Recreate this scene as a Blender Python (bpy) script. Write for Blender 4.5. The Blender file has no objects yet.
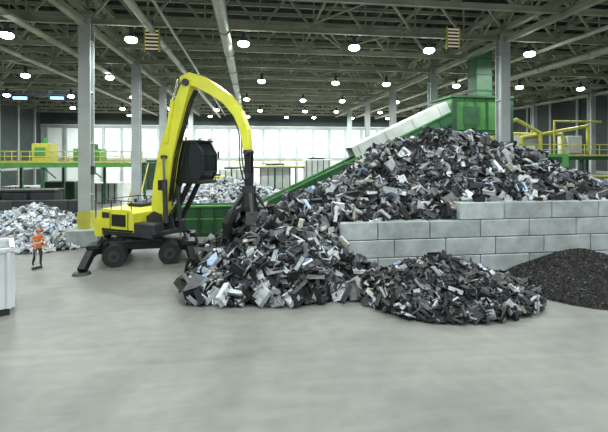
import bpy, math, random
import numpy as np
from mathutils import Vector, Matrix
random.seed(7); rng=np.random.default_rng(7)
A=math.radians(7.6); CA=math.cos(A); SA=math.sin(A)
F=405.0; CH=5.3
scn=bpy.context.scene
def W(u,v,z=0): return (u*CA-v*SA, u*SA+v*CA, z)

# ------------------------------------------------------------ materials
def mat(name,col,rough=.6,metal=0.,var=.25,scale=2.,col2=None,bump=0.,bscale=20.,emis=None,estr=0.,detail=6):
    m=bpy.data.materials.new(name); m.use_nodes=True
    nt=m.node_tree; b=nt.nodes['Principled BSDF']
    b.inputs['Roughness'].default_value=rough; b.inputs['Metallic'].default_value=metal
    tc=nt.nodes.new('ShaderNodeTexCoord')
    n=nt.nodes.new('ShaderNodeTexNoise'); n.inputs['Scale'].default_value=scale; n.inputs['Detail'].default_value=detail
    nt.links.new(tc.outputs['Object'],n.inputs['Vector'])
    r=nt.nodes.new('ShaderNodeValToRGB')
    r.color_ramp.elements[0].position=.35; r.color_ramp.elements[1].position=.65
    c2=col2 if col2 else tuple(c*(1-var) for c in col)
    r.color_ramp.elements[0].color=(*c2,1); r.color_ramp.elements[1].color=(*col,1)
    nt.links.new(n.outputs['Fac'],r.inputs['Fac']); nt.links.new(r.outputs['Color'],b.inputs['Base Color'])
    if bump>0:
        n2=nt.nodes.new('ShaderNodeTexNoise'); n2.inputs['Scale'].default_value=bscale; n2.inputs['Detail'].default_value=8
        nt.links.new(tc.outputs['Object'],n2.inputs['Vector'])
        bp=nt.nodes.new('ShaderNodeBump'); bp.inputs['Strength'].default_value=bump; bp.inputs['Distance'].default_value=.05
        nt.links.new(n2.outputs['Fac'],bp.inputs['Height']); nt.links.new(bp.outputs['Normal'],b.inputs['Normal'])
    if emis:
        b.inputs['Emission Color'].default_value=(*emis,1); b.inputs['Emission Strength'].default_value=estr
    return m
M={}
M['steel']=mat('painted_steel_olive',(.42,.43,.32),.55,.1,.3,.7)
M['column']=mat('column_paint',(.50,.54,.54),.5,.05,.2,.8)
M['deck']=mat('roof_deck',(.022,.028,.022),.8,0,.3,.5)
M['duct']=mat('duct_galvanised',(.42,.44,.36),.45,.3,.25,1.)
M['pipe']=mat('pipe_paint',(.52,.53,.44),.5,.1,.2,1.)
M['wall']=mat('wall_panel',(.38,.41,.39),.8,0,.3,.15)
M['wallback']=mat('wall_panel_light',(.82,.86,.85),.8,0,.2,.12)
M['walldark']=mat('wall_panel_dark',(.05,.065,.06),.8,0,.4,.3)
M['walllight']=mat('wall_pilaster',(.28,.31,.30),.7,0,.2,.5)
M['conc']=mat('block_concrete',(.46,.50,.505),.85,0,.3,1.6,bump=.3,bscale=14)
M['conc2']=mat('block_concrete_b',(.385,.425,.43),.85,0,.3,1.9,bump=.3,bscale=14)
M['yellow']=mat('machine_yellow',(.76,.75,.05),.42,0,.12,1.5)
M['yellow2']=mat('safety_yellow',(.56,.54,.08),.5,0,.2,2.)
M['black']=mat('machine_black',(.014,.015,.016),.5,.1,.3,3.)
M['dgrey']=mat('machine_dark_grey',(.05,.055,.06),.5,.3,.3,3.)
M['rubber']=mat('tyre_rubber',(.02,.02,.02),.85,0,.3,5.,bump=.3)
M['chrome']=mat('cylinder_rod',(.6,.6,.6),.2,1.,.1,3.)
M['glass']=mat('cab_glass',(.02,.028,.03),.08,.0,.1,1.)
M['green']=mat('green_paint',(.04,.15,.06),.5,.05,.35,1.2)
M['bgreen']=mat('bright_green_paint',(.10,.32,.08),.45,.05,.25,1.2)
M['dkgreen']=mat('dark_green_paint',(.02,.075,.035),.55,.05,.35,1.2)
M['white']=mat('white_cover',(.58,.62,.58),.5,0,.2,1.)
M['whitebin']=mat('white_container_paint',(.74,.77,.78),.45,0,.12,1.)
M['lamp']=mat('lamp_glow',(1,1,1),.5,0,0,1,emis=(.93,1.,.97),estr=22)
M['blue']=mat('blue_lamp_glow',(.1,.2,1),.5,0,0,1,emis=(.10,.28,1.),estr=10)
M['heat']=mat('heater_glow',(1,.8,.5),.5,0,0,1,emis=(1.,.95,.75),estr=.2)
M['red']=mat('red_light',(.7,.03,.02),.4,0,.1,2.)
M['orange']=mat('hivis_orange',(.75,.17,.03),.7,0,.2,6.)
M['navy']=mat('work_trousers',(.035,.04,.055),.8,0,.3,8.)
M['skin']=mat('skin',(.50,.30,.21),.55,0,.1,8.)
M['boot']=mat('boot_leather',(.02,.017,.014),.5,0,.2,9.)
M['hair']=mat('hair',(.03,.02,.012),.7,0,.2,30.)
M['refl']=mat('reflective_tape',(.75,.76,.6),.3,0,.1,4.)
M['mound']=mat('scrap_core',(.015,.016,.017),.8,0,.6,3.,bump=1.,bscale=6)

def floormat():
    m=bpy.data.materials.new('polished_concrete_floor'); m.use_nodes=True
    nt=m.node_tree; b=nt.nodes['Principled BSDF']; L=nt.links
    tc=nt.nodes.new('ShaderNodeTexCoord')
    def noise(sc,det,dist=0,vec=None):
        n=nt.nodes.new('ShaderNodeTexNoise'); n.inputs['Scale'].default_value=sc; n.inputs['Detail'].default_value=det; n.inputs['Distortion'].default_value=dist
        L.new(vec if vec else tc.outputs['Object'],n.inputs['Vector']); return n
    n1=noise(.22,6,.6); n2=noise(2.2,9,.2)
    mp=nt.nodes.new('ShaderNodeMapping'); mp.inputs['Scale'].default_value=(.25,1.6,1); mp.inputs['Rotation'].default_value=(0,0,.5); L.new(tc.outputs['Object'],mp.inputs['Vector'])
    n3=noise(1.0,8,1.6,mp.outputs['Vector'])
    r=nt.nodes.new('ShaderNodeValToRGB'); e=r.color_ramp.elements
    e[0].position=.30;e[0].color=(.165,.168,.152,1);e[1].position=.70;e[1].color=(.27,.273,.25,1)
    L.new(n1.outputs['Fac'],r.inputs['Fac'])
    def mul(a,fac_node,lo,hi,f):
        rr=nt.nodes.new('ShaderNodeMapRange'); rr.inputs[1].default_value=.3; rr.inputs[2].default_value=.7; rr.inputs[3].default_value=lo; rr.inputs[4].default_value=hi
        L.new(fac_node.outputs['Fac'],rr.inputs[0])
        mx=nt.nodes.new('ShaderNodeMix'); mx.data_type='RGBA'; mx.blend_type='MULTIPLY'; mx.inputs[0].default_value=f
        L.new(a,mx.inputs[6]); L.new(rr.outputs[0],mx.inputs[7]); return mx.outputs[2]
    c=mul(r.outputs['Color'],n2,.90,1.06,1.); c=mul(c,n3,.88,1.06,1.)
    L.new(c,b.inputs['Base Color'])
    rr=nt.nodes.new('ShaderNodeMapRange'); rr.inputs[3].default_value=.42; rr.inputs[4].default_value=.5; L.new(n1.outputs['Fac'],rr.inputs[0]); L.new(rr.outputs[0],b.inputs['Roughness'])
    return m
M['floor']=floormat()
def scrapmat(name,metal,rough):
    m=bpy.data.materials.new(name); m.use_nodes=True; nt=m.node_tree; b=nt.nodes['Principled BSDF']
    a=nt.nodes.new('ShaderNodeAttribute'); a.attribute_name='Col'
    n=nt.nodes.new('ShaderNodeTexNoise'); n.inputs['Scale'].default_value=6; tc=nt.nodes.new('ShaderNodeTexCoord'); nt.links.new(tc.outputs['Object'],n.inputs['Vector'])
    rr=nt.nodes.new('ShaderNodeMapRange'); rr.inputs[3].default_value=.4; rr.inputs[4].default_value=1.35; nt.links.new(n.outputs['Fac'],rr.inputs[0])
    mx=nt.nodes.new('ShaderNodeMix'); mx.data_type='RGBA'; mx.blend_type='MULTIPLY'; mx.inputs[0].default_value=1
    nt.links.new(a.outputs['Color'],mx.inputs[6]); nt.links.new(rr.outputs[0],mx.inputs[7]); nt.links.new(mx.outputs[2],b.inputs['Base Color'])
    b.inputs['Metallic'].default_value=metal; b.inputs['Roughness'].default_value=rough
    return m
M['scrap']=scrapmat('mixed_scrap',.05,.5)
M['fines']=scrapmat('shredded_fines',.0,.8)

# ------------------------------------------------------------ mesh builder
class MB:
    def __init__(s): s.v=[];s.f=[];s.m=[];s.mats=[];s.sm=[]
    def mi(s,k):
        if k not in s.mats: s.mats.append(k)
        return s.mats.index(k)
    def add(s,vs,fs,k,smooth=False):
        o=len(s.v); s.v+= [tuple(p) for p in vs]; i=s.mi(k)
        for f in fs: s.f.append([o+j for j in f]); s.m.append(i); s.sm.append(smooth)
    def box(s,c,d,k,R=None):
        c=Vector(c); vs=[]
        for x in(-.5,.5):
            for y in(-.5,.5):
                for z in(-.5,.5):
                    p=Vector((x*d[0],y*d[1],z*d[2]))
                    if R is not None: p=R@p
                    vs.append(c+p)
        s.add(vs,[(0,1,3,2),(4,6,7,5),(0,4,5,1),(2,3,7,6),(0,2,6,4),(1,5,7,3)],k)
    def bevbox(s,c,d,k,b=.05):
        c=Vector(c); hx,hy,hz=[q/2 for q in d]; vs=[];idx={}
        for sx in(-1,1):
            for sy in(-1,1):
                for sz in(-1,1):
                    for ax in range(3):
                        q=[sx*(hx-b),sy*(hy-b),sz*(hz-b)]; q[ax]=[sx*hx,sy*hy,sz*hz][ax]
                        idx[(sx,sy,sz,ax)]=len(vs); vs.append(c+Vector(q))
        fs=[]
        for ax in range(3):
            o=[i for i in range(3) if i!=ax]
            for sg in(-1,1):
                q=[]
                for a,b2 in((-1,-1),(1,-1),(1,1),(-1,1)):
                    t=[0,0,0];t[ax]=sg;t[o[0]]=a;t[o[1]]=b2;q.append(idx[(*t,ax)])
                fs.append(q)
        for ax in range(3):
            o=[i for i in range(3) if i!=ax]
            for a in(-1,1):
                for b2 in(-1,1):
                    t1=[0,0,0];t1[ax]=-1;t1[o[0]]=a;t1[o[1]]=b2;t2=list(t1);t2[ax]=1
                    fs.append([idx[(*t1,o[0])],idx[(*t2,o[0])],idx[(*t2,o[1])],idx[(*t1,o[1])]])
        for sx in(-1,1):
            for sy in(-1,1):
                for sz in(-1,1): fs.append([idx[(sx,sy,sz,i)] for i in range(3)])
        s.add(vs,fs,k)
    def frame(s,p1,p2,up=(0,0,1)):
        d=(Vector(p2)-Vector(p1)); L=d.length; x=d.normalized(); up=Vector(up)
        if abs(x.dot(up))>.98: up=Vector((1,0,0)) if abs(x.x)<.9 else Vector((0,1,0))
        y=up.cross(x).normalized(); z=x.cross(y)
        return L,Matrix((x,y,z)).transposed()
    def beam(s,p1,p2,w,h,k,up=(0,0,1)):
        L,R=s.frame(p1,p2,up); s.box((Vector(p1)+Vector(p2))/2,(L,w,h),k,R)
    def ibeam(s,p1,p2,w,h,k,t=.05):
        L,R=s.frame(p1,p2); c=(Vector(p1)+Vector(p2))/2
        s.box(c,(L,t,h),k,R)
        for g in(-1,1): s.box(c+R@Vector((0,0,g*(h/2-t/2))),(L,w,t),k,R)
    def cyl(s,p1,p2,r1,k,r2=None,n=14,cap=True):
        if r2 is None:r2=r1
        L,R=s.frame(p1,p2); vs=[];p1=Vector(p1);p2=Vector(p2)
        for p,r in((p1,r1),(p2,r2)):
            for i in range(n):
                a=2*math.pi*i/n; vs.append(p+R@Vector((0,r*math.cos(a),r*math.sin(a))))
        s.add(vs,[(i,(i+1)%n,n+(i+1)%n,n+i) for i in range(n)],k,True)
        if cap: s.add(vs,[tuple(range(n))[::-1],tuple(range(n,2*n))],k)
    def tube(s,pts,r,k,n=8):
        for a,b in zip(pts[:-1],pts[1:]): s.cyl(a,b,r,k,n=n)
    def ell(b,c,r,k,n=16,m=12,z0=-1,fn=None):
        vs=[];fs=[]
        for j in range(m+1):
            t=math.pi*j/m
            for i in range(n):
                a=2*math.pi*i/n; p=[math.sin(t)*math.cos(a),math.sin(t)*math.sin(a),math.cos(t)]
                if p[2]<z0: p[2]=z0
                if fn: p=fn(p)
                vs.append((c[0]+r[0]*p[0],c[1]+r[1]*p[1],c[2]+r[2]*p[2]))
        for j in range(m):
            for i in range(n): fs.append((j*n+i,j*n+(i+1)%n,(j+1)*n+(i+1)%n,(j+1)*n+i))
        b.add(vs,fs,k,True)
    def extr(s,prof,y0,y1,k,plane='xz'):
        n=len(prof); vs=[(x,y0,z) for x,z in prof]+[(x,y1,z) for x,z in prof]
        s.add(vs,[(i,(i+1)%n,n+(i+1)%n,n+i) for i in range(n)]+[tuple(range(n)),tuple(range(n,2*n))[::-1]],k)
    def strip(s,path,y0,y1,k):
        L=[];Rr=[]
        for i,(x,z,w) in enumerate(path):
            a=path[max(i-1,0)];b=path[min(i+1,len(path)-1)]
            t=Vector((b[0]-a[0],b[1]-a[1])).normalized(); n=Vector((-t.y,t.x))
            L.append((x+n.x*w,z+n.y*w)); Rr.append((x-n.x*w,z-n.y*w))
        N=len(path); vs=[]
        for (a,b) in zip(L,Rr): vs+=[(a[0],y0,a[1]),(b[0],y0,b[1]),(b[0],y1,b[1]),(a[0],y1,a[1])]
        fs=[]
        for i in range(N-1):
            o=4*i
            for j in range(4): fs.append((o+j,o+(j+1)%4,o+4+(j+1)%4,o+4+j))
        fs+=[(0,1,2,3),(4*N-1,4*N-2,4*N-3,4*N-4)]
        s.add(vs,fs,k)
    def build(s,name,parent=None,hall=False,loc=None,rz=None,bevel=0):
        me=bpy.data.meshes.new(name); me.from_pydata([tuple(p) for p in s.v],[],s.f)
        for k in s.mats: me.materials.append(M[k])
        me.polygons.foreach_set('material_index',s.m); me.polygons.foreach_set('use_smooth',s.sm)
        me.update()
        import bmesh
        bm=bmesh.new(); bm.from_mesh(me); bmesh.ops.recalc_face_normals(bm,faces=bm.faces); bm.to_mesh(me); bm.free()
        o=bpy.data.objects.new(name,me); scn.collection.objects.link(o)
        if hall: o.rotation_euler[2]=A
        if loc: o.location=loc
        if rz is not None: o.rotation_euler[2]=rz
        if parent: o.parent=parent
        if bevel:
            m=o.modifiers.new('bev','BEVEL'); m.width=bevel; m.segments=2; m.limit_method='ANGLE'
        return o
def empty(name,loc=(0,0,0),rz=0):
    e=bpy.data.objects.new(name,None); e.location=loc; e.rotation_euler[2]=rz; scn.collection.objects.link(e); return e

# ------------------------------------------------------------ room shell (hall coords)
UL,UR,VB,ZC=-38.,46.,80.,15.9
b=MB(); b.box(((UL+UR)/2,(VB-6)/2,-.1),(UR-UL,VB+6,.2),'floor'); b.build('floor',hall=True)
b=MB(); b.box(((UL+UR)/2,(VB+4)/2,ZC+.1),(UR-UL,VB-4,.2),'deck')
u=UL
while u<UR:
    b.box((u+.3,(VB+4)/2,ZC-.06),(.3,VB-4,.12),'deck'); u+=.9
b.build('ceiling',hall=True)
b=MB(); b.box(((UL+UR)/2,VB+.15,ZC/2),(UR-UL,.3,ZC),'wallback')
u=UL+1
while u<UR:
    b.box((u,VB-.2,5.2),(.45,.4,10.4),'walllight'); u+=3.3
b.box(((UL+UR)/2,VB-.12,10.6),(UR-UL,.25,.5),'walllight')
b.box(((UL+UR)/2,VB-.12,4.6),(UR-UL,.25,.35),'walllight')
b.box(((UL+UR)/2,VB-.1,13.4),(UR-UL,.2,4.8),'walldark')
b.build('wall_back',hall=True)
for nm,uu,sg in(('wall_left',UL-.15,1),('wall_right',UR+.15,-1)):
    b=MB(); b.box((uu,(VB+8)/2,ZC/2),(.3,VB-8,ZC),'walldark')
    v=10
    while v<VB:
        b.box((uu+sg*.25,v,ZC/2),(.3,.4,ZC),'wall'); v+=5.2
    b.box((uu+sg*.2,(VB+8)/2,3),(.15,VB-8,.4),'wall')
    b.build(nm,hall=True)

# ------------------------------------------------------------ columns
cols=[(-9.54,25.3),(-9.54,35.9),(-9.54,46.5),(-9.54,57.1),(-9.54,67.7),(16.9,25.3),(16.9,35.9),(16.9,46.5),(16.9,57.1),(16.9,67.7),(43.3,35.9),(43.3,46.5),(43.3,57.1),(43.3,67.7)]
for i,(u,v) in enumerate(cols):
    b=MB(); w=.66; t=.08; H=13.6
    b.box((0,-w/2+t/2,H/2),(w,t,H),'column'); b.box((0,w/2-t/2,H/2),(w,t,H),'column'); b.box((0,0,H/2),(.3,w-.1,H),'column')
    b.box((0,0,.06),(w+.3,w+.3,.12),'column'); b.box((0,0,H-.1),(w+.3,w+.3,.2),'steel')
    for z in(3,6,9,12): b.box((0,0,z),(w-.06,w-.04,.06),'column')
    if i==0:
        b.bevbox((0,0,.5),(1.7,1.5,1.0),'conc2',.05)
        b.box((0,0,1.5),(w+.06,w+.06,1.0),'yellow2')
        b.box((.4,-.1,4.4),(.25,.3,.5),'dgrey')
    b.build('steel_column',loc=W(u,v),rz=A)

# ------------------------------------------------------------ trusses
def truss_mesh(L,zb,zt,panel,cw=.24,hh=.32,vert=True):
    b=MB(); b.ibeam((0,0,zb),(L,0,zb),cw,hh,'steel'); b.ibeam((0,0,zt),(L,0,zt),cw,hh,'steel')
    n=int(round(L/panel))
    for i in range(n):
        x0=i*L/n;x1=(i+1)*L/n;xm=(x0+x1)/2
        b.beam((x0,0,zt),(xm,0,zb),.14,.14,'steel'); b.beam((xm,0,zb),(x1,0,zt),.14,.14,'steel')
        if vert: b.beam((xm,0,zb),(xm,0,zt),.09,.09,'steel')
    return b
tb=truss_mesh(UR-UL,13.15,15.2,3.3); t0=None
v=14.7
while v<VB-1:
    if t0 is None: t0=tb.build('roof_truss',loc=W(UL,v),rz=A)
    else:
        o=bpy.data.objects.new('roof_truss',t0.data); o.location=W(UL,v); o.rotation_euler[2]=A; scn.collection.objects.link(o)
    v+=5.3
for uu in(-9.54,16.9,43.3):
    g=truss_mesh(VB-11,13.75,15.0,2.65,.4)
    b=g; b.ibeam((0,0,12.95),(VB-11,0,12.95),.34,.36,'steel')
    b.build('longitudinal_roof_girder',loc=W(uu,10.5),rz=A+math.pi/2)
b=MB(); v=12.
while v<VB:
    b.ibeam((UL,v,15.6),(UR,v,15.6),.16,.24,'steel',.04); v+=1.77
u=UL+3.3
while u<UR:
    b.ibeam((u,9,15.35),(u,VB,15.35),.12,.2,'steel',.03); u+=6.6
b.build('roof_purlins',hall=True)
b=MB()
for k in range(6):
    v0=14.7+10.6*k
    for u0 in(-22.5,3.7,30):
        b.cyl((u0,v0,13.5),(u0+6.6,v0+10.6,13.5),.05,'steel',n=6); b.cyl((u0+6.6,v0,13.5),(u0,v0+10.6,13.5),.05,'steel',n=6)
b.build('roof_wind_bracing',hall=True)
def longpipe(name,u,z,r,k,v0=10,v1=78,rect=None):
    b=MB()
    if rect: b.box((u,(v0+v1)/2,z),(rect[0],v1-v0,rect[1]),k)
    else: b.cyl((u,v0,z),(u,v1,z),r,k,n=16)
    vv=v0+2
    while vv<v1:
        if rect: b.box((u,vv,z),(rect[0]+.1,.06,rect[1]+.1),k)
        else: b.cyl((u,vv-.05,z),(u,vv+.05,z),r*1.18,k,n=16)
        for g in(-1,1): b.beam((u+g*(r+.05),vv,z),(u+g*(r+.05),vv,13.2),.03,.03,'steel')
        vv+=5.3
    b.build(name,hall=True)
longpipe('ventilation_duct',-1.4,12.2,.3,'duct')
longpipe('ceiling_pipe',-5.6,12.5,.2,'pipe')
longpipe('ceiling_pipe',-4.6,12.7,.08,'pipe')
longpipe('ventilation_duct',24.8,12.7,.3,'duct',v0=14)
longpipe('ceiling_pipe',20.8,12.8,.14,'pipe')
longpipe('ceiling_pipe',-17,12.7,.16,'pipe')
longpipe('cable_tray',-12.5,12.6,.2,'steel',rect=(.5,.14))

# ------------------------------------------------------------ lamps
def lamp_mesh():
    b=MB(); b.cyl((0,0,.75),(0,0,.35),.13,'dgrey',n=14); b.cyl((0,0,.35),(0,0,0),.15,'dgrey',r2=.36,n=18,cap=False)
    b.ell((0,0,.0),(.36,.36,.2),'lamp',18,10); b.cyl((0,0,.75),(0,0,1.0),.02,'dgrey',n=6)
    return b
l0=None
def lamp(u,v,z=12.25,P=340):
    global l0
    if l0 is None: o=l0=lamp_mesh().build('high_bay_lamp')
    else: o=bpy.data.objects.new('high_bay_lamp',l0.data); scn.collection.objects.link(o)
    o.location=W(u,v,z)
    if P>0:
        ld=bpy.data.lights.new('lamp_beam','AREA'); ld.shape='DISK'; ld.size=.6; ld.energy=P; ld.color=(.93,1.,.98)
        lo=bpy.data.objects.new('lamp_beam',ld); lo.location=(0,0,-.23); lo.parent=o; scn.collection.objects.link(lo)
us=[-28,-21,-14,-7.1,-.4,6.7,11.8,19.1,26,33]
for r,(v,du,P) in enumerate([(1.5,0,450),(12.8,0,510),(25.6,0,500),(38.4,1.5,530),(51.2,0,620),(64,2,850),(74.5,0,1450)]):  # nearest two rows hang out of view, added for front illumination
    for i,u in enumerate(us):
        if v<20 and (u<-22 or u>27): continue
        lamp(u+du,v,P=P)
for (px,py,d) in((20,98,50),(57,98,52)):
    b=MB(); x=(px-304)/F*d; z=CH+(155-py)/F*d
    b.box((0,0,0),(1.5,.25,.3),'blue'); b.box((0,0,.22),(1.6,.35,.14),'dgrey')
    b.cyl((-.6,0,.2),(-.6,0,13.1-z),.02,'dgrey',n=6); b.cyl((.6,0,.2),(.6,0,13.1-z),.02,'dgrey',n=6)
    b.build('blue_tube_light',loc=(x,d,z),rz=A)
for (px,py,d) in((152,40,23.5),(453,38,25)):
    b=MB(); x=(px-304)/F*d; z=CH+(155-py)/F*d
    b.box((0,.1,0),(.85,.1,1.3),'dgrey')
    for g in(-.4,.4): b.box((g,0,0),(.06,.2,1.34),'yellow2')
    for i in range(6): b.box((0,-.02,-.52+i*.21),(.74,.1,.07),'heat')
    b.cyl((0,.1,.6),(0,.1,13.2-z),.03,'dgrey',n=6)
    b.build('ceiling_radiant_heater',loc=(x,d,z),rz=A)

# ------------------------------------------------------------ concrete block wall
b=MB(); v0=17.09; bh=.79; bl=2.4; uend=21.
rows=[(3.89,5.54),(3.89,6.29),(3.89,5.54),(9.34,11.5)]
rr=random.Random(3)
for r,(us0,us1) in enumerate(rows):
    e=[us0,us1]
    while e[-1]<uend: e.append(e[-1]+bl)
    for a,c in zip(e[:-1],e[1:]):
        b.bevbox(((a+c)/2,v0+.4+rr.uniform(-.015,.015),bh*(r+.5)),(c-a-.03,.8,bh-.022),rr.choice(['conc','conc2','conc']),.03)
b.box(((3.95+uend)/2,v0+.4,1.15),(uend-4,.72,2.2),'dgrey')
b.build('concrete_block_wall',hall=True)

# ------------------------------------------------------------ scrap generator
def T_box(): 
    v=[(x,y,z) for x in(-.5,.5) for y in(-.5,.5) for z in(-.5,.5)]
    return v,[(0,1,3,2),(4,6,7,5),(0,4,5,1),(2,3,7,6),(0,2,6,4),(1,5,7,3)]
def T_tray():
    v=[];
    for z,s in((-.5,.5),(.5,.5),(.5,.43),(-.38,.43)):
        v+=[(-s,-s,z),(s,-s,z),(s,s,z),(-s,s,z)]
    f=[(3,2,1,0)]
    for a,b_ in((0,4),(4,8),(8,12)):
        for i in range(4): f.append((a+i,a+(i+1)%4,b_+(i+1)%4,b_+i))
    f.append((12,13,14,15)); return v,f
def T_frame():
    v=[]
    for z in(-.5,.5):
        for s in(.5,.38): v+=[(-s,-s,z),(s,-s,z),(s,s,z),(-s,s,z)]
    f=[]
    for i in range(4):
        j=(i+1)%4
        f+=[(i,j,4+j,4+i),(8+i,12+i,12+j,8+j),(i,8+i,8+j,j),(4+i,4+j,12+j,12+i)]
    return v,f
def T_L():
    p=[(-.5,-.5),(.5,-.5),(.5,-.42),(-.42,-.42),(-.42,.5),(-.5,.5)]
    v=[(x,-.5,z) for x,z in p]+[(x,.5,z) for x,z in p]; n=6
    return v,[(i,(i+1)%n,n+(i+1)%n,n+i) for i in range(n)]+[(0,1,2,3),(0,3,4,5),(9,8,7,6),(11,10,9,6)]
def T_U():
    p=[(-.5,.5),(-.5,-.5),(.5,-.5),(.5,.5),(.43,.5),(.43,-.4),(-.43,-.4),(-.43,.5)]
    v=[(x,-.5,z) for x,z in p]+[(x,.5,z) for x,z in p]; n=8
    return v,[(i,(i+1)%n,n+(i+1)%n,n+i) for i in range(n)]+[(0,1,6,7),(1,2,5,6),(2,3,4,5),(15,14,9,8),(14,13,10,9),(13,12,11,10)]
def T_case():
    v,f=T_box(); v=list(v); f=[q for q in f if q!=(1,5,7,3)]
    xs=[-.5,-.4,-.05,.05,.4,.5]; 
    base=len(v)
    ys=[-.5,-.4,.4,.5]
    for y in ys:
        for x in xs: v.append((x,y,.5))
    def g(i,j): return base+j*6+i
    for j in range(3):
        for i in range(5):
            if j==1 and i in(1,3):
                k=len(v)
                v+=[(xs[i],ys[j],.2),(xs[i+1],ys[j],.2),(xs[i+1],ys[j+1],.2),(xs[i],ys[j+1],.2)]
                c=[g(i,j),g(i+1,j),g(i+1,j+1),g(i,j+1)]
                for q in range(4): f.append((c[q],c[(q+1)%4],k+(q+1)%4,k+q))
                f.append((k,k+1,k+2,k+3))
            else: f.append((g(i,j),g(i+1,j),g(i+1,j+1),g(i,j+1)))
    return v,f
TEMPL=[(T_box(),(.44,.34,.08),.16),(T_tray(),(.50,.42,.13),.24),(T_frame(),(.44,.36,.05),.10),(T_L(),(.42,.42,.20),.12),(T_U(),(.46,.42,.13),.12),(T_case(),(.46,.42,.16),.13),(T_box(),(.55,.30,.015),.16)]
def rotmats(n,nrm,tilt):
    z=nrm+rng.normal(0,tilt,(n,3)); z/=np.linalg.norm(z,axis=1)[:,None]
    r=rng.normal(0,1,(n,3)); x=np.cross(r,z); x/=np.linalg.norm(x,axis=1)[:,None]; y=np.cross(z,x)
    return np.stack([x,y,z],axis=2)
def palette(n,kind):
    c=np.zeros((n,4)); c[:,3]=1; r=rng.random(n); g=np.zeros(n)
    if kind=='mix':
        g=np.where(r<.48,rng.uniform(.007,.04,n),np.where(r<.73,rng.uniform(.07,.24,n),np.where(r<.92,rng.uniform(.34,.62,n),rng.uniform(.7,.95,n))))
    elif kind=='dark':
        g=np.where(r<.58,rng.uniform(.01,.045,n),np.where(r<.85,rng.uniform(.07,.2,n),rng.uniform(.34,.65,n)))
    elif kind=='light':
        g=np.where(r<.12,rng.uniform(.04,.12,n),np.where(r<.3,rng.uniform(.25,.4,n),rng.uniform(.65,.9,n)))
    elif kind=='fines':
        g=np.where(r<.9,rng.uniform(.014,.05,n),rng.uniform(.08,.2,n))
    c[:,0]=g*.95;c[:,1]=g*1.0;c[:,2]=g*1.05
    if kind!='fines':
        t=rng.random(n)
        s=t<.05; c[s,0]*=.72;c[s,1]*=.88;c[s,2]*=1.15
        s=(t>.06)&(t<.16); c[s,0]*=1.08;c[s,1]*=1.0;c[s,2]*=.82
    else: c[:,0]*=1.10;c[:,2]*=.87
    return c
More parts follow.
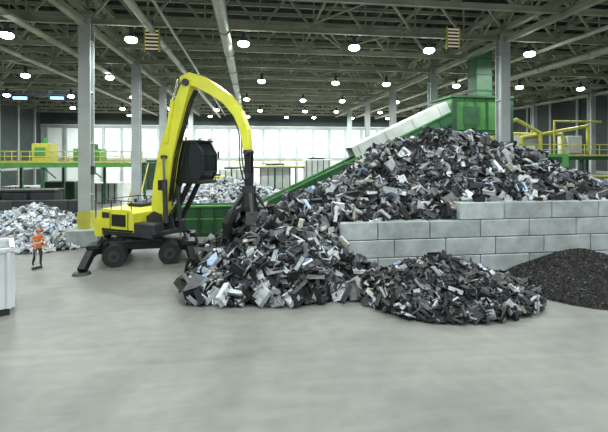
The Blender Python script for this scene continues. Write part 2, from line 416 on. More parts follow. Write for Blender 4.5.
def scrap(name,hf,bounds,n,kind='mix',scale=1.,mound=.35,res=.35,matk='scrap',tilt=.55,core=True,vis=None,jit=.045,parent=None,pts=None):
    x0,x1,y0,y1=bounds
    V=[];Fc=[];C=[];off=0;MI=[]
    if core:
        nx=int((x1-x0)/res)+1;ny=int((y1-y0)/res)+1
        X,Y=np.meshgrid(np.linspace(x0,x1,nx),np.linspace(y0,y1,ny)); Z=hf(X,Y)
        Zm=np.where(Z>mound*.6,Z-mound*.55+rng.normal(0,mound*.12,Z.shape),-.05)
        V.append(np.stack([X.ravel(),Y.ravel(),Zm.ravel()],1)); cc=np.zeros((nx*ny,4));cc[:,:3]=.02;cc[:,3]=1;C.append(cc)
        idx=np.arange(nx*ny).reshape(ny,nx)
        q=np.stack([idx[:-1,:-1],idx[:-1,1:],idx[1:,1:],idx[1:,:-1]],-1).reshape(-1,4)
        zz=Zm.ravel(); keep=(zz[q].max(1)>0.0)&((zz[q].max(1)-zz[q].min(1))<max(1.1,res*2.6)); q=q[keep]
        Fc+=q.tolist(); MI+=[1]*len(q); off=nx*ny
    e=.15
    if pts is not None:
        P=pts; N=rng.normal(0,1,P.shape); N/=np.linalg.norm(N,axis=1)[:,None]; n=len(P)
    else:
        P=np.zeros((0,3));N=np.zeros((0,3))
        while len(P)<n:
            x=rng.uniform(x0,x1,n);y=rng.uniform(y0,y1,n);h=hf(x,y)
            gx=(hf(x+e,y)-hf(x-e,y))/(2*e);gy=(hf(x,y+e)-hf(x,y-e))/(2*e)
            gx=np.clip(gx,-1.5,1.5);gy=np.clip(gy,-1.5,1.5)
            k=h>.03
            w=np.sqrt(1+gx**2+gy**2); k&=rng.random(n)<w/2.3
            if vis is not None: k&=vis(x,y)
            nn=np.stack([-gx,-gy,np.ones(n)],1);nn/=np.linalg.norm(nn,axis=1)[:,None]
            P=np.concatenate([P,np.stack([x,y,h],1)[k]]);N=np.concatenate([N,nn[k]])
        P=P[:n];N=N[:n]
    pr=np.array([t[2] for t in TEMPL]);pr/=pr.sum(); ch=rng.choice(len(TEMPL),n,p=pr)
    for ti,((tv,tf),dim,_) in enumerate(TEMPL):
        s=np.where(ch==ti)[0]; m=len(s)
        if m==0: continue
        tv=np.array(tv); k=len(tv)
        sz=np.array(dim)*scale*rng.uniform(.35,1.35,(m,1))*rng.uniform(.7,1.3,(m,3))
        if ti in(0,6): sz[:,0]*=rng.uniform(.6,1.6,m)
        loc=tv[None]*sz[:,None,:]+rng.normal(0,1,(m,k,3))*jit*scale*.5*(np.linalg.norm(sz,axis=1)[:,None,None]/scale)
        R=rotmats(m,N[s],tilt)
        w=np.einsum('mij,mkj->mki',R,loc)
        c=P[s]+(N[s]*(rng.uniform(-.16,.13,(m,1))*scale) if pts is None else 0)
        w=w+c[:,None,:]
        if pts is None:
            mn=w[:,:,2].min(1); w[:,:,2]+=np.maximum(0,-mn+.01)[:,None]
        V.append(w.reshape(-1,3)); col=palette(m,kind); C.append(np.repeat(col,k,0))
        for i in range(m):
            o=off+i*k
            for f in tf: Fc.append([o+j for j in f])
        MI+=[0]*(m*len(tf)); off+=m*k
    V=np.concatenate(V);C=np.concatenate(C)
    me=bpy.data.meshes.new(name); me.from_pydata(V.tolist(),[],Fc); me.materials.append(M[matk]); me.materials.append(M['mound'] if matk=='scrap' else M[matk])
    me.polygons.foreach_set('material_index',MI)
    a=me.attributes.new('Col','FLOAT_COLOR','POINT'); a.data.foreach_set('color',C.astype(np.float32).ravel()); me.update()
    o=bpy.data.objects.new(name,me); scn.collection.objects.link(o)
    if parent: o.parent=parent
    return o
def mound(x,y,cx,cy,rl,rr_,rf,rb,h,p=1.25):
    dx=np.where(x<cx,(cx-x)/rl,(x-cx)/rr_); dy=np.where(y<cy,(cy-y)/rf,(y-cy)/rb)
    r=np.sqrt(dx**2+dy**2); return h*np.clip(1-r**p,0,1)
def wob(x,y,a=.12): return a*(np.sin(x*2.1+y*1.3)+np.sin(x*.9-y*2.7+1.)+.7*np.sin(3.9*x+2.2*y))
CU=[-2.6,-.8,1.33,3.2,5.16,6.29,8.3,10.06,12.5,14.95,16.5,18.1,21.3,24,27.5]
CZ=[0,1.7,2.45,3.45,4.15,5.3,5.9,6.5,6.6,5.85,5.2,4.2,3.4,2.4,0]
def hB(x,y):
    u=x*CA+y*SA; v=-x*SA+y*CA
    hc=np.interp(u,CU,CZ); vc=21.7
    hf=np.interp(u,[3.9,8.9,9.4,27],[2.45,2.65,3.1,3.1]); hf=np.minimum(hf,hc)
    s=np.clip((v-17.7)/(vc-17.7),0,1)
    inside=np.where(v>17.65,hf+(hc-hf)*s**.92,np.where((v>17.15),np.minimum(hf,np.where(u<9.3,2.38,3.15)),0))
    s2=np.clip((v-14.3)/(vc-14.3),0,1); outside=hc*s2**.95
    h=np.where(u>3.9,inside,outside)
    h=np.where(v>vc,hc-(v-vc)*.8,h)
    return h
def hAB(x,y):
    u=x*CA+y*SA; v=-x*SA+y*CA
    a=mound(x,y,-1.2,17.9,2.9,4.2,3.85,5.,2.75)
    a=np.where((v>17.09)&(u>3.8),0,a)
    h=np.maximum(a,hB(x,y)); onwall=(v>17.0)&(v<17.9)&(u>3.85)
    return np.where(h>.3,h+np.where(onwall,0,wob(x,y)),h)
def visAB(x,y):
    u=x*CA+y*SA; v=-x*SA+y*CA
    m=(v<23.4)
    onwall=(v>17.0)&(v<17.5)&(u>3.85)
    return m&~(onwall)
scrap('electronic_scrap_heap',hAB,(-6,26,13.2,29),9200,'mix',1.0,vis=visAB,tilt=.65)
def hC(x,y):
    h=mound(x,y,5.0,15.5,3.2,3.9,2.85,2.6,1.35,1.1); v=-x*SA+y*CA
    h=np.where(v>16.95,0,h); return np.where(h>.15,h+wob(x,y,.05),h)
scrap('metal_scrap_pile',hC,(1.4,9.4,12.3,18.2),3000,'dark',.70,res=.2,mound=.2,tilt=.75)
def hD(x,y):
    h=mound(x,y,11.3,16.5,3.0,4.5,2.9,3.,1.5,1.15); v=-x*SA+y*CA
    h=np.where(v>17.0,0,h); return np.where(h>.05,h+wob(x,y,.025),h)
scrap('shredded_fines_heap',hD,(8,16,13.2,19),20000,'fines',.105,res=.1,mound=.05,matk='fines')
def hL(x,y):
    a=mound(x,y,-17.6,26.5,6,5.6,4.2,2.2,2.0,1.2); c=mound(x,y,-15.2,24.6,4.5,3,3.0,3,1.2,1.2)
    return np.maximum(a,c)+0*x
scrap('light_waste_heap',hL,(-24,-11.3,21.2,29),3400,'light',.62,mound=.2,res=.3,vis=lambda x,y:y<28.2)
def hM(x,y): return mound(x,y,-8.5,44,9.5,9,5,5,2.7,1.3)+wob(x,y,.07)
scrap('distant_scrap_heap',lambda x,y:np.where(hM(x,y)>.25,hM(x,y),0),(-19,2,38,50),3000,'light',.8,mound=.2,res=.4,vis=lambda x,y:y<46)

# ------------------------------------------------------------ material handler (excavator)
EX=(-8.1,20.8,0); root=empty('material_handler_excavator',EX,0)
b=MB()
b.bevbox((0,0,.85),(3.4,1.5,.45),'black',.06); b.bevbox((0,0,1.08),(1.7,1.7,.2),'dgrey',.05)
b.cyl((0,0,1.1),(0,0,1.35),.8,'black',n=24)
for sx in(-1.25,1.25):
    b.cyl((sx,-1.0,.55),(sx,1.0,.55),.14,'dgrey')
    for sy in(-1,1):
        for k in(0,.42):
            y0=sy*(.72+k);y1=sy*(1.08+k)
            b.cyl((sx,y0,.52),(sx,y1,.52),.52,'rubber',n=24)
            b.cyl((sx,y1,.52),(sx,y1+sy*.02,.52),.28,'dgrey',n=16)
            b.cyl((sx,y1+sy*.02,.52),(sx,y1+sy*.05,.52),.10,'black',n=12)
for sx in(-1,1):
    b.bevbox((sx*1.9,0,.8),(.5,1.9,.55),'black',.05)
    for sy in(-1,1):
        p0=(sx*1.95,sy*.6,1.0);p1=(sx*2.2,sy*1.6,.78);p2=(sx*2.4,sy*2.3,.14)
        b.beam(p0,p1,.36,.38,'black'); b.beam(p1,p2,.32,.32,'black')
        b.cyl((sx*1.95,sy*.7,1.3),(sx*2.3,sy*1.85,.66),.09,'dgrey'); 
        b.cyl((sx*2.4,sy*2.3,.0),(sx*2.4,sy*2.3,.1),.4,'dgrey',n=18,r2=.33)
        b.box((sx*2.15,sy*1.05,1.0),(.55,1.0,.16),'black')
b.build('undercarriage',root,rz=math.radians(14),bevel=0)
upr=empty('upper_structure',(0,0,0),math.radians(-22)); upr.parent=root
b=MB()
b.bevbox((-.25,0,1.45),(3.5,2.5,.26),'dgrey',.04)
prof=[(-1.95,1.55),(-2.0,2.0),(-1.9,2.45),(-1.65,2.62),(.25,2.62),(.42,2.45),(.42,1.55)]
b.extr(prof,-1.3,1.3,'yellow')
b.extr([(-2.08,1.25),(-2.16,1.95),(-2.0,2.15),(-1.6,2.15),(-1.6,1.25)],-1.32,1.32,'yellow')
for sy in(-1,1):
    b.box((-.5,sy*1.31,2.1),(.9,.03,.58),'black'); b.box((-1.35,sy*1.31,2.32),(.45,.03,.28),'dgrey')
    for i in range(6): b.box((-.5,sy*1.335,1.87+i*.095),(.86,.02,.03),'dgrey')
    b.box((.1,sy*1.31,2.08),(.03,.03,.85),'black'); b.box((-1.05,sy*1.31,2.08),(.025,.03,.85),'black')
    b.box((-.6,sy*1.31,1.62),(2.0,.04,.1),'black')
for i in range(4): b.box((-1.98,-.75+i*.5,2.3),(.05,.36,.2),'black',Matrix.Rotation(-.2,3,'Y'))
for y in(-1,1): b.box((-2.17,y,1.6),(.05,.18,.12),'red')
b.cyl((-1.3,.6,2.6),(-1.3,.6,2.95),.08,'dgrey'); b.bevbox((-.7,.3,2.7),(.9,.8,.2),'black',.04)
for sy in(-1.2,1.2):
    for x in(-1.7,-1.1,-.45,.2): b.cyl((x,sy,2.6),(x,sy,3.05),.022,'black',n=6)
    b.cyl((-1.7,sy,3.05),(.2,sy,3.05),.025,'black',n=6)
b.cyl((-1.7,-1.2,3.05),(-1.7,1.2,3.05),.025,'black',n=6)
b.bevbox((1.0,-.95,1.75),(1.3,.6,.55),'dgrey',.05); b.bevbox((.95,.95,1.7),(1.2,.55,.5),'dgrey',.05)
for sy in(-.38,.38): b.extr([(.3,1.5),(1.5,1.5),(1.3,2.35),(.85,2.5),(.35,2.2)],sy-.05,sy+.05,'dgrey')
b.build('machine_house',upr)
b=MB()
boom=[(.85,1.95,.22),(.98,2.7,.40),(1.15,3.8,.47),(1.42,5.2,.44),(1.85,6.6,.39),(2.3,7.8,.33),(2.62,8.6,.27),(2.82,9.0,.2)]
b.strip(boom,-.27,.27,'yellow')
b.cyl((.85,-.45,1.95),(.85,.45,1.95),.14,'dgrey'); b.cyl((2.72,-.42,8.8),(2.72,.42,8.8),.17,'dgrey')
for (x,z,w) in boom[2:6]:
    for sy in(-1,1): b.box((x,sy*.28,z),(.3,.02,.5),'black' if z<4 else 'yellow')
b.build('boom',upr,bevel=.03)
b=MB()
b.strip([(2.25,9.0,.12),(2.75,9.02,.3),(3.4,8.8,.31),(4.15,8.4,.28),(4.9,7.9,.25),(5.5,7.2,.22),(5.85,6.4,.19),(5.98,5.5,.16)],-.2,.2,'yellow')
b.cyl((6.0,-.32,5.42),(6.0,.32,5.42),.12,'dgrey')
b.build('dipper_stick',upr,bevel=.03)
b=MB()
for sy in(-.5,.5):
    b.cyl((1.7,sy,2.0),(1.6,sy,4.1),.12,'dgrey'); b.cyl((1.6,sy,4.1),(1.55,sy,5.2),.06,'chrome')
    b.cyl((1.5,sy*.4,5.2),(1.5,sy*1.1,5.2),.1,'dgrey')
for sy in(-.32,.32):
    b.cyl((1.55,sy,5.9),(1.95,sy,8.0),.1,'yellow'); b.cyl((1.95,sy,8.0),(2.3,sy,9.0),.05,'chrome')
def hose(pts,r=.03):
    P=[Vector(p) for p in pts]; out=[]
    for i in range(len(P)-1):
        p0=P[max(i-1,0)];p1=P[i];p2=P[i+1];p3=P[min(i+2,len(P)-1)]
        for t in np.linspace(0,1,6,endpoint=False):
            out.append(.5*((2*p1)+(p2-p0)*t+(2*p0-5*p1+4*p2-p3)*t*t+(3*p1-p0-3*p2+p3)*t**3))
    out.append(P[-1]); b.tube(out,r,'black',6)
for sy in(-.12,.0,.12):
    hose([(1.55,sy,3.0),(1.9,sy,5.2),(2.35,sy,6.6),(2.75,sy,7.8),(3.1,sy,8.45)],.035)
    hose([(5.2,sy*1.5,7.2),(5.6,sy*1.5,6.3),(5.65,sy*2,5.2),(5.8,sy*2,4.4),(6,sy,3.95)],.035)
b.build('hydraulics',upr)
b=MB()
cx,cy,cz=2.35,.95,5.0
pf=[(cx-.8,cz-.95),(cx-.8,cz+.9),(cx+.45,cz+.95),(cx+.85,cz+.35),(cx+.85,cz-.55),(cx+.6,cz-.95)]
b.extr(pf,cy-.58,cy+.58,'glass')
n=len(pf)
for sy in(cy-.58,cy+.58):
    for i in range(n):
        a=pf[i];c=pf[(i+1)%n]; b.beam((a[0],sy,a[1]),(c[0],sy,c[1]),.08,.1,'black')
    b.beam((cx-.05,sy,cz-.9),(cx-.05,sy,cz+.92),.07,.08,'black'); b.box((cx-.35,sy,cz-.65),(.9,.05,.6),'black')
for (x,z) in pf: b.beam((x,cy-.6,z),(x,cy+.6,z),.1,.1,'black')
b.bevbox((cx-.1,cy,cz+1.0),(1.5,1.25,.1),'black',.03)
b.bevbox((cx,cy,cz-1.05),(1.7,1.3,.16),'dgrey',.03)
for y in(-.4,.4):
    b.cyl((cx+.5,cy+y,cz+1.1),(cx+.62,cy+y,cz+1.1),.08,'white',n=10)
    b.cyl((cx+.9,cy+y*1.8,cz+.1),(cx+.9,cy+y*1.8,cz+.5),.05,'black',n=8)
b.cyl((cx-.6,cy,cz+1.05),(cx-.6,cy,cz+1.25),.07,'yellow2',n=10)
for y in(cy-.4,cy+.4):
    b.beam((.6,y,1.9),(1.75,y,3.95),.16,.2,'black'); b.beam((1.15,y,1.9),(2.3,y,3.95),.16,.2,'black')
b.cyl((.5,cy,2.0),(1.9,cy,3.6),.07,'chrome')
b.beam((cx-.7,cy-.65,cz-1.1),(cx-.7,cy-.65,cz+.2),.05,.05,'black'); b.beam((cx+.6,cy-.7,cz-1.0),(cx-.7,cy-.7,cz-1.0),.05,.05,'black')
b.build('operator_cab',upr)
b=MB(); gx=6.02; dz=-.4
b.beam((gx,-.12,5.45),(gx,-.12,4.7+dz),.07,.3,'black'); b.beam((gx,.12,5.45),(gx,.12,4.7+dz),.07,.3,'black')
b.cyl((gx,-.22,4.75+dz),(gx,.22,4.75+dz),.12,'dgrey'); b.cyl((gx,0,4.7+dz),(gx,0,4.3+dz),.2,'black',n=18)
b.cyl((gx,0,4.3+dz),(gx,0,3.95+dz),.32,'dgrey',n=20); b.cyl((gx,0,3.95+dz),(gx,0,3.35+dz),.28,'black',r2=.4,n=20)
b.cyl((gx,0,3.35+dz),(gx,0,3.2+dz),.46,'black',n=20)
for i in range(5):
    a=2*math.pi*i/5+.35; ca,sa=math.cos(a),math.sin(a)
    prof=[(.36,3.3,.18),(.82,3.15,.27),(1.1,2.7,.3),(1.1,2.2,.25),(.85,1.75,.16),(.5,1.45,.05)]
    prev=None
    for r,z,w in prof:
        t=.13
        ring_=[]
        for dr,dw in((-t,-w),(t,-w),(t,w),(-t,w)):
            rr2=r+dr*(.8 if z>2.6 else .5); ring_.append((gx+rr2*ca-dw*sa,rr2*sa+dw*ca,dz+z+ (dr*.6 if z>2.9 else -dr*.3 if z<2 else 0)))
        if prev: b.add(prev+ring_,[(j,(j+1)%4,4+(j+1)%4,4+j) for j in range(4)]+[(0,1,2,3),(4,5,6,7)],'black')
        prev=ring_
    b.cyl((gx+.3*ca,.3*sa,3.95+dz),(gx+.95*ca,.95*sa,3.1+dz),.09,'dgrey',n=10)
b.build('orange_peel_grapple',upr)
gp=rng.normal(0,1,(110,3)); gp/=np.linalg.norm(gp,axis=1)[:,None]; gp*=rng.uniform(.3,1.05,(110,1)); gp=gp*np.array([1,1,.75])+np.array([gx,0,2.05])
scrap('gripped_scrap',None,(0,1,0,1),110,'dark',.85,core=False,pts=gp,parent=upr)

# ------------------------------------------------------------ green bunker + inclined conveyor
b=MB(); 
b.box((-1.8,27.0,1.0),(7.0,.1,1.9),'green'); b.box((-1.8,28.8,1.0),(7.0,.1,1.9),'green'); b.box((-5.3,27.9,1.0),(.1,1.8,1.9),'dkgreen'); b.box((-1.8,27.9,.9),(7.0,1.8,.2),'dkgreen')
for i in range(8): b.box((-5.25+i*.99,26.9,1.0),(.12,.14,1.95),'dkgreen')
b.box((-1.8,26.9,1.97),(7.1,.2,.12),'bgreen'); b.box((-1.8,26.92,.12),(7.0,.16,.2),'dkgreen'); b.box((-1.8,26.92,1.15),(7.0,.1,.1),'bgreen')
b.build('green_feed_bunker',hall=True)
b=MB()
p0=Vector((.5,28.0,1.5)); p1=Vector((14.3,28.0,8.0)); d=(p1-p0).normalized(); up=Vector((-d.z,0,d.x))
def on(t,y=0,h=0): q=p0+(p1-p0)*t+up*h; return (q.x,q.y+y,q.z)
for y in(-.85,.85):
    b.beam(on(0,y,0),on(1,y,0),.1,.7,'green',up=up)
    b.beam(on(.0,y*1.08,.38),on(1,y*1.08,.38),.08,.1,'bgreen',up=up)
    b.beam(on(0,y*1.08,-.38),on(1,y*1.08,-.38),.1,.1,'dkgreen',up=up)
    for i in range(15): b.beam(on(i/14,y*1.06,-.38),on(i/14,y*1.06,.4),.08,.08,'dkgreen')
b.beam(on(0,0,.15),on(1,0,.15),1.6,.06,'black',up=up)
for i in range(20): b.beam(on(i/19,-.75,.22),on(i/19,.75,.22),.06,.1,'dgrey')
for y in(-.88,.88): b.beam(on(.50,y,.78),on(1.0,y,.78),.06,.75,'white',up=up)
b.beam(on(.50,0,1.16),on(1.,0,1.16),1.8,.06,'white',up=up)
for i in range(4): b.beam(on(.53+i*.14,-.92,.45),on(.53+i*.14,-.92,1.15),.03,.04,'wall')
for t in(.25,.5,.75,.93):
    q=on(t,0,-.4)
    for y in(-.8,.8): b.beam((q[0],28+y,q[2]),(q[0],28+y,0),.18,.18,'green')
    b.beam((q[0],27.2,q[2]*.5),(q[0],28.8,q[2]*.5),.12,.12,'green')
b.build('inclined_conveyor',hall=True)
b=MB()
for x in(14.3,18.6):
    for y in(27.0,30.2): b.box((x,y,4.6),(.3,.3,9.2),'dkgreen')
b.bevbox((16.4,28.6,8.2),(4.5,3.2,2.3),'bgreen',.04); b.box((16.4,28.6,9.45),(4.8,3.5,.15),'green')
for i in range(6): b.box((14.3+i*.85,26.96,8.2),(.08,.08,2.2),'green')
b.box((15.6,26.95,8.1),(1.2,.06,1.3),'green')
b.bevbox((17.6,29.2,11.3),(1.3,1.2,4.2),'green',.04)
for z in(10.2,11.4,12.6): b.box((17.6,29.2,z),(1.4,1.3,.1),'dkgreen')
b.box((16.4,28.6,6.9),(4.6,3.4,.2),'green')
b.build('green_transfer_tower',hall=True)

def rail(b,p,q,k='yellow2',h=1.1,step=1.5):
    p=Vector(p);q=Vector(q);n=max(1,int((q-p).length/step))
    for i in range(n+1):
        c=p.lerp(q,i/n); b.cyl(c,c+Vector((0,0,h)),.04,k,n=6)
    for hh in(h,h*.55): b.cyl(p+Vector((0,0,hh)),q+Vector((0,0,hh)),.045,k,n=6)
    b.beam(p+Vector((0,0,.08)),q+Vector((0,0,.08)),.03,.15,k)
b=MB(); z=4.55
b.box((-23.9,44,z-.1),(25,4.6,.16),'dgrey'); b.beam((-36.6,41.7,z-.25),(-11.3,41.7,z-.25),.15,.4,'bgreen'); b.beam((-36.6,46.3,z-.25),(-11.3,46.3,z-.25),.15,.4,'dkgreen')
rail(b,(-36.6,41.7,z),(-11.3,41.7,z)); rail(b,(-11.3,41.7,z),(-11.3,46.3,z)); rail(b,(-36.6,46.3,z),(-11.3,46.3,z))
for i in range(7):
    uu=-36.3+i*4.15
    for vv in(41.8,46.2): b.box((uu,vv,z/2-.2),(.25,.25,z-.3),'green')
    b.beam((uu,41.8,z-.4),(uu+1.2,41.8,z-1.5),.1,.1,'green')
for i in range(15): b.box((-11.3+1.0,41.0-i*.28+.2,z-.3-i*.3),(1.0,.28,.04),'dgrey')
for x in(-10.8,-9.85): b.beam((x,41.3,z-.1),(x,36.9,.05),.05,.22,'yellow2')
b.build('elevated_walkway',hall=True)
b=MB()
b.bevbox((-20.5,44,5.5),(1.6,2,1.9),'yellow2',.05); b.box((-20.5,42.95,5.6),(1.0,.05,.9),'bgreen'); b.cyl((-20.5,44,6.4),(-20.5,44,7.0),.3,'bgreen')
b.bevbox((-16.2,44,5.3),(2.6,1.8,1.3),'bgreen',.05); b.bevbox((-16.2,44,6.2),(1.2,1.2,.5),'dkgreen',.05)
b.bevbox((-26.2,44,5.1),(2.2,1.8,1.0),'bgreen',.05)
b.build('sorting_machine',hall=True)
b=MB()
for i,(uu,w,h,k) in enumerate([(-34,3,2.2,'white'),(-29.5,3.4,2.6,'dkgreen'),(-25,3,1.9,'white'),(-20.8,3.4,2.4,'dkgreen'),(-16.2,3.2,2.2,'white')]):
    b.bevbox((uu,48.4,h/2),(w,2,h),k,.06)
    for j in range(5): b.box((uu-w/2+.3+j*(w-.6)/4,47.36,h/2),(.1,.1,h-.1),'dgrey')
b.build('waste_container_row',hall=True)
b=MB()
for i in range(8): b.bevbox((-25.2+i*1.85,31.8,1.0),(1.8,.5,2.0),'dgrey' if i%2 else 'walldark',.04)
b.build('push_wall',hall=True)
b=MB()
for i in range(4): 
    b.bevbox((-21.5+i*2.0,33.6,1.25),(1.7,1.5,2.5),'walldark' if i%2 else 'dgrey',.06); b.bevbox((-21.5+i*2.0,33.6,2.6),(1.8,1.6,.18),'dgrey',.04)
    for j in(-.6,.6): b.cyl((-21.5+i*2.0+j,32.9,.0),(-21.5+i*2.0+j,33.1,.2),.08,'rubber',n=8)
b.build('wheeled_waste_bins',hall=True)
b=MB()
for (uu,vv,w,h,k) in[(4,66,5,3.6,'white'),(10.5,64,4,4.6,'white'),(-3,68,4,3.0,'white'),(16,60,5,4,'dkgreen'),(-14,66,6,4.2,'dkgreen'),(23,62,4,5,'wall'),(-5,62,2,2.2,'yellow2')]:
    b.bevbox((uu,vv,h/2),(w,3,h),k,.08); b.box((uu,vv,h+.1),(w*.6,2,.4),'dgrey')
    for j in range(5): b.box((uu-w/2+.2+j*(w-.4)/4,vv-1.53,h/2),(.12,.1,h-.2),'dgrey')
rail(b,(-3,63,3.4),(14,63,3.4)); b.box((5.5,63.5,3.3),(17,1.2,.15),'dgrey')
for i in range(6): b.box((-2.8+i*3.3,63.2,1.65),(.2,.2,3.3),'dkgreen')
b.build('shredder_line',hall=True)

# ------------------------------------------------------------ right: yellow duct machinery
b=MB()
z=5.2
b.box((28.5,36.5,z-.1),(13,3.2,.16),'dgrey'); b.beam((22,34.9,z-.2),(35,34.9,z-.2),.12,.35,'dkgreen')
rail(b,(22,34.9,z),(35,34.9,z)); 
for i in range(5): b.box((22.2+i*3.15,35.1,z/2-.1),(.25,.25,z-.2),'dkgreen'); b.box((22.2+i*3.15,38,z/2-.1),(.25,.25,z-.2),'dkgreen')
b.build('sorting_platform',hall=True)
b=MB()
def elbow(pts,r,k):
    for a,c in zip(pts[:-1],pts[1:]): b.cyl(a,c,r,k,n=12)
    for c in pts[1:-1]: b.ell(c,(r*1.05,)*3,k,12,8)
elbow([(23,36,5.22),(23,36,8.0),(25.5,36,8.7),(28,36,7.4),(28,36,5.22)],.17,'yellow2')
elbow([(24.6,36.8,5.22),(24.6,36.8,7.4),(31,36.8,7.4),(31,36.8,5.22)],.13,'yellow2')
elbow([(26.3,36.4,5.22),(26.3,36.4,7.0),(33.5,36.4,8.2),(33.5,36.4,5.22)],.16,'yellow2')
elbow([(29.4,35.9,5.22),(29.4,35.9,8.6),(34.5,35.9,8.6)],.1,'yellow2')
b.bevbox((32,37,6.2),(1.6,1.4,2.0),'white',.05); b.bevbox((24,37,5.8),(1.3,1.2,1.1),'white',.05); b.bevbox((27.5,37.2,6.3),(2.2,1.2,2.2),'wall',.05)
b.build('yellow_ductwork',hall=True)
b=MB()
b.bevbox((25.3,32.5,4.8),(4.0,1.8,1.2),'bgreen',.06); b.extr([(23.4,4.2),(24.4,2.8),(26.2,2.8),(27.2,4.2)],31.7,33.3,'green')
for x in(23.5,27.1):
    for y in(31.7,33.3): b.box((x,y,2.1),(.2,.2,4.2),'dkgreen')
b.box((25.3,31.56,4.9),(2.6,.05,.5),'dkgreen'); b.cyl((24.4,32.5,5.3),(24.4,32.5,6.1),.3,'white'); 
b.build('green_hopper_machine',hall=True)
b=MB(); b.extr([(27.8,3.6),(28.2,2.2),(31.8,2.2),(32.2,3.6)],29.6,31.2,'bgreen'); b.box((30,29.57,3.6),(4.6,.12,.14),'yellow2')
for x in(28.4,31.6):
    for y in(29.8,31.0): b.box((x,y,1.1),(.2,.2,2.2),'dkgreen')
b.build('green_side_hopper',hall=True)

# ------------------------------------------------------------ white container near left
b=MB()
b.box((0,0,.28),(2.4,2.0,.08),'whitebin')
for sy in(-1,1): b.box((0,sy*.98,1.2),(2.4,.06,1.9),'whitebin')
for sx in(-1,1): b.box((sx*1.18,0,1.2),(.06,2.0,1.9),'whitebin')
b.box((0,-1,2.17),(2.5,.14,.12),'whitebin'); b.box((0,1,2.17),(2.5,.14,.12),'whitebin')
for sx in(-1.2,1.2): b.box((sx,0,2.17),(.14,2.1,.12),'whitebin')
for sx in(-1.1,-.4,.4,1.1): b.box((sx,-1.03,1.2),(.1,.08,1.9),'whitebin')
for sy in(-.9,-.3,.3,.9): b.box((1.23,sy,1.2),(.08,.1,1.9),'whitebin')
for sx in(-.95,.95):
    for sy in(-.8,.8): b.box((sx,sy,.12),(.35,.25,.24),'dgrey')
b.box((0,0,1.9),(2.25,1.85,.06),'conc2')
b.build('white_steel_container',loc=(-11.22,13.5,0),rz=math.radians(37))

# ------------------------------------------------------------ worker
def skin_mesh(name,pts,edges,rad,parent,matfn,sub=2,root=0):
    me=bpy.data.meshes.new(name+'_tmp'); me.from_pydata(pts,edges,[]); o=bpy.data.objects.new(name+'_tmp',me); scn.collection.objects.link(o)
    m=o.modifiers.new('s','SKIN'); m.use_smooth_shade=True
    for i,r in enumerate(rad):
        d=me.skin_vertices[0].data[i]; d.radius=(r if isinstance(r,tuple) else (r,r)); d.use_root=(i==root)
    s=o.modifiers.new('ss','SUBSURF'); s.levels=sub; s.render_levels=sub
    bpy.context.view_layer.update(); dg=bpy.context.evaluated_depsgraph_get()
    nm=bpy.data.meshes.new_from_object(o.evaluated_get(dg)); bpy.data.objects.remove(o)
    nm.name=name; nm.materials.clear(); keys=[]
    for p in nm.polygons:
        k=matfn(p.center)
        if k not in keys: keys.append(k); nm.materials.append(M[k])
        p.material_index=keys.index(k); p.use_smooth=True
    q=bpy.data.objects.new(name,nm); scn.collection.objects.link(q); q.parent=parent; return q
wx,wy=-12.7,19.3
wk=empty('worker',(wx,wy,0),math.radians(-35))
pts=[(0,0,.96),(.0,0,1.12),(.02,0,1.30),(.03,0,1.42),(.05,0,1.50),(.06,0,1.56),
 (0,.10,.90),(.10,.11,.50),(.02,.12,.10),(.14,.12,.05),
 (0,-.10,.90),(-.02,-.11,.49),(-.22,-.12,.11),(-.11,-.12,.05),
 (.03,.19,1.40),(.06,.25,1.13),(.27,.20,1.02),
 (.03,-.19,1.40),(.00,-.26,1.13),(.20,-.24,.98)]
edges=[(0,1),(1,2),(2,3),(3,4),(4,5),(0,6),(6,7),(7,8),(8,9),(0,10),(10,11),(11,12),(12,13),(3,14),(14,15),(15,16),(3,17),(17,18),(18,19)]
rad=[(.13,.16),(.12,.15),(.13,.17),(.10,.13),.058,.055,.095,.068,.045,.045,.095,.068,.045,.045,.07,.052,.036,.07,.052,.036]
def bm_(c):
    if c.z>1.46: return 'skin'
    if c.z<.13: return 'boot'
    if c.z>.86 :
        if abs(c.z-1.12)<.025 or abs(c.z-1.3)<.02: return 'refl'
        return 'orange'
    return 'navy'
skin_mesh('body',pts,edges,rad,wk,bm_)
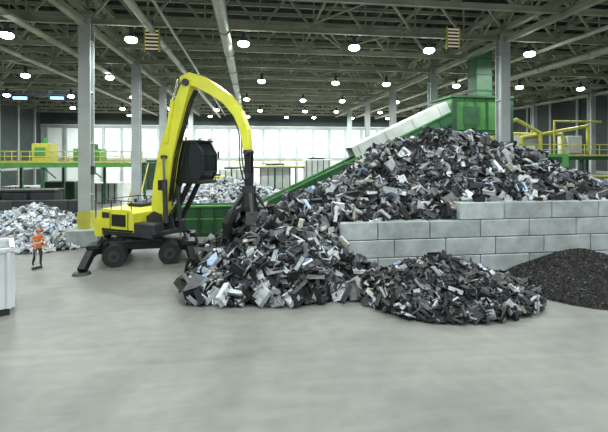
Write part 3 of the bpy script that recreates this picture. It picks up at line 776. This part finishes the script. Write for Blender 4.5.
for nm,wr,dr in(('hand_left',Vector((.28,.20,1.015)),Vector((.95,-.05,-.3)).normalized()),('hand_right',Vector((.21,-.24,.975)),Vector((.93,.1,-.35)).normalized())):
    side=Vector((0,1,0)); dn=dr.cross(side).normalized()
    if dn.z>0: dn=-dn
    P=[wr,wr+dr*.05,wr+dr*.09];E=[(0,1),(1,2)];R=[.026,(.02,.036),(.016,.038)]
    for j,(oy,L) in enumerate(((-.032,.06),(-.011,.075),(.011,.08),(.032,.07))):
        i0=len(P); a=wr+dr*.085+side*oy; P+=[a,a+dr*L*.5+dn*.012,a+dr*L*.75+dn*.04]; E+=[(2,i0),(i0,i0+1),(i0+1,i0+2)]; R+=[.0095,.0088,.0075]
    sg=-1 if nm=='hand_left' else 1
    i0=len(P); a=wr+dr*.03+side*sg*.032; P+=[a,a+dr*.03+side*sg*.025+dn*.02,a+dr*.055+side*sg*.02+dn*.035]; E+=[(1,i0),(i0,i0+1),(i0+1,i0+2)]; R+=[.012,.010,.0085]
    skin_mesh(nm,[tuple(p) for p in P],E,R,wk,lambda c:'skin',1)
b=MB(); ell=b.ell
ell((.075,0,1.65),(.098,.077,.12),'skin',fn=lambda p:[p[0]*(1 if p[2]>-.2 else 1-.15*(-p[2]))+ (.06 if p[2]<-.5 else 0),p[1]*(1 if p[2]>-.1 else 1+.35*p[2]),p[2]])
ell((.06,0,1.675),(.103,.084,.105),'hair',z0=-.35)
ell((.178,0,1.635),(.018,.014,.024),'skin',8,6); 
for s in(-1,1): ell((.157,s*.03,1.66),(.012,.014,.008),'white',8,6); ell((.166,s*.03,1.66),(.005,.006,.006),'hair',8,6); ell((.07,s*.08,1.645),(.02,.012,.032),'skin',8,6)
b.box((.163,0,1.595),(.014,.045,.009),'red')
ell((.065,0,1.70),(.125,.105,.10),'orange',z0=0.0); b.box((.19,0,1.705),(.07,.13,.012),'orange')
b.build('head',wk)
b=MB(); b.cyl((.48,-.215,.05),(.24,-.24,1.25),.014,'conc2',n=8); b.box((.49,-.215,.06),(.1,.42,.1),'dgrey')
b.build('broom',wk)

# ------------------------------------------------------------ camera, world
cd=bpy.data.cameras.new('cam'); cam=bpy.data.objects.new('camera',cd); scn.collection.objects.link(cam)
cam.location=(0,0,CH); cam.rotation_euler=(math.pi/2,0,0); cd.sensor_width=36; cd.lens=F/608*36; cd.shift_y=-61/608; cd.clip_end=300
scn.camera=cam
w=bpy.data.worlds.new('w'); scn.world=w; w.use_nodes=True
bg=w.node_tree.nodes['Background']; bg.inputs[0].default_value=(.82,.9,.92,1); bg.inputs[1].default_value=.30
scn.view_settings.view_transform='Standard'
try: scn.view_settings.look='None'
except Exception: pass
scn.view_settings.exposure=0
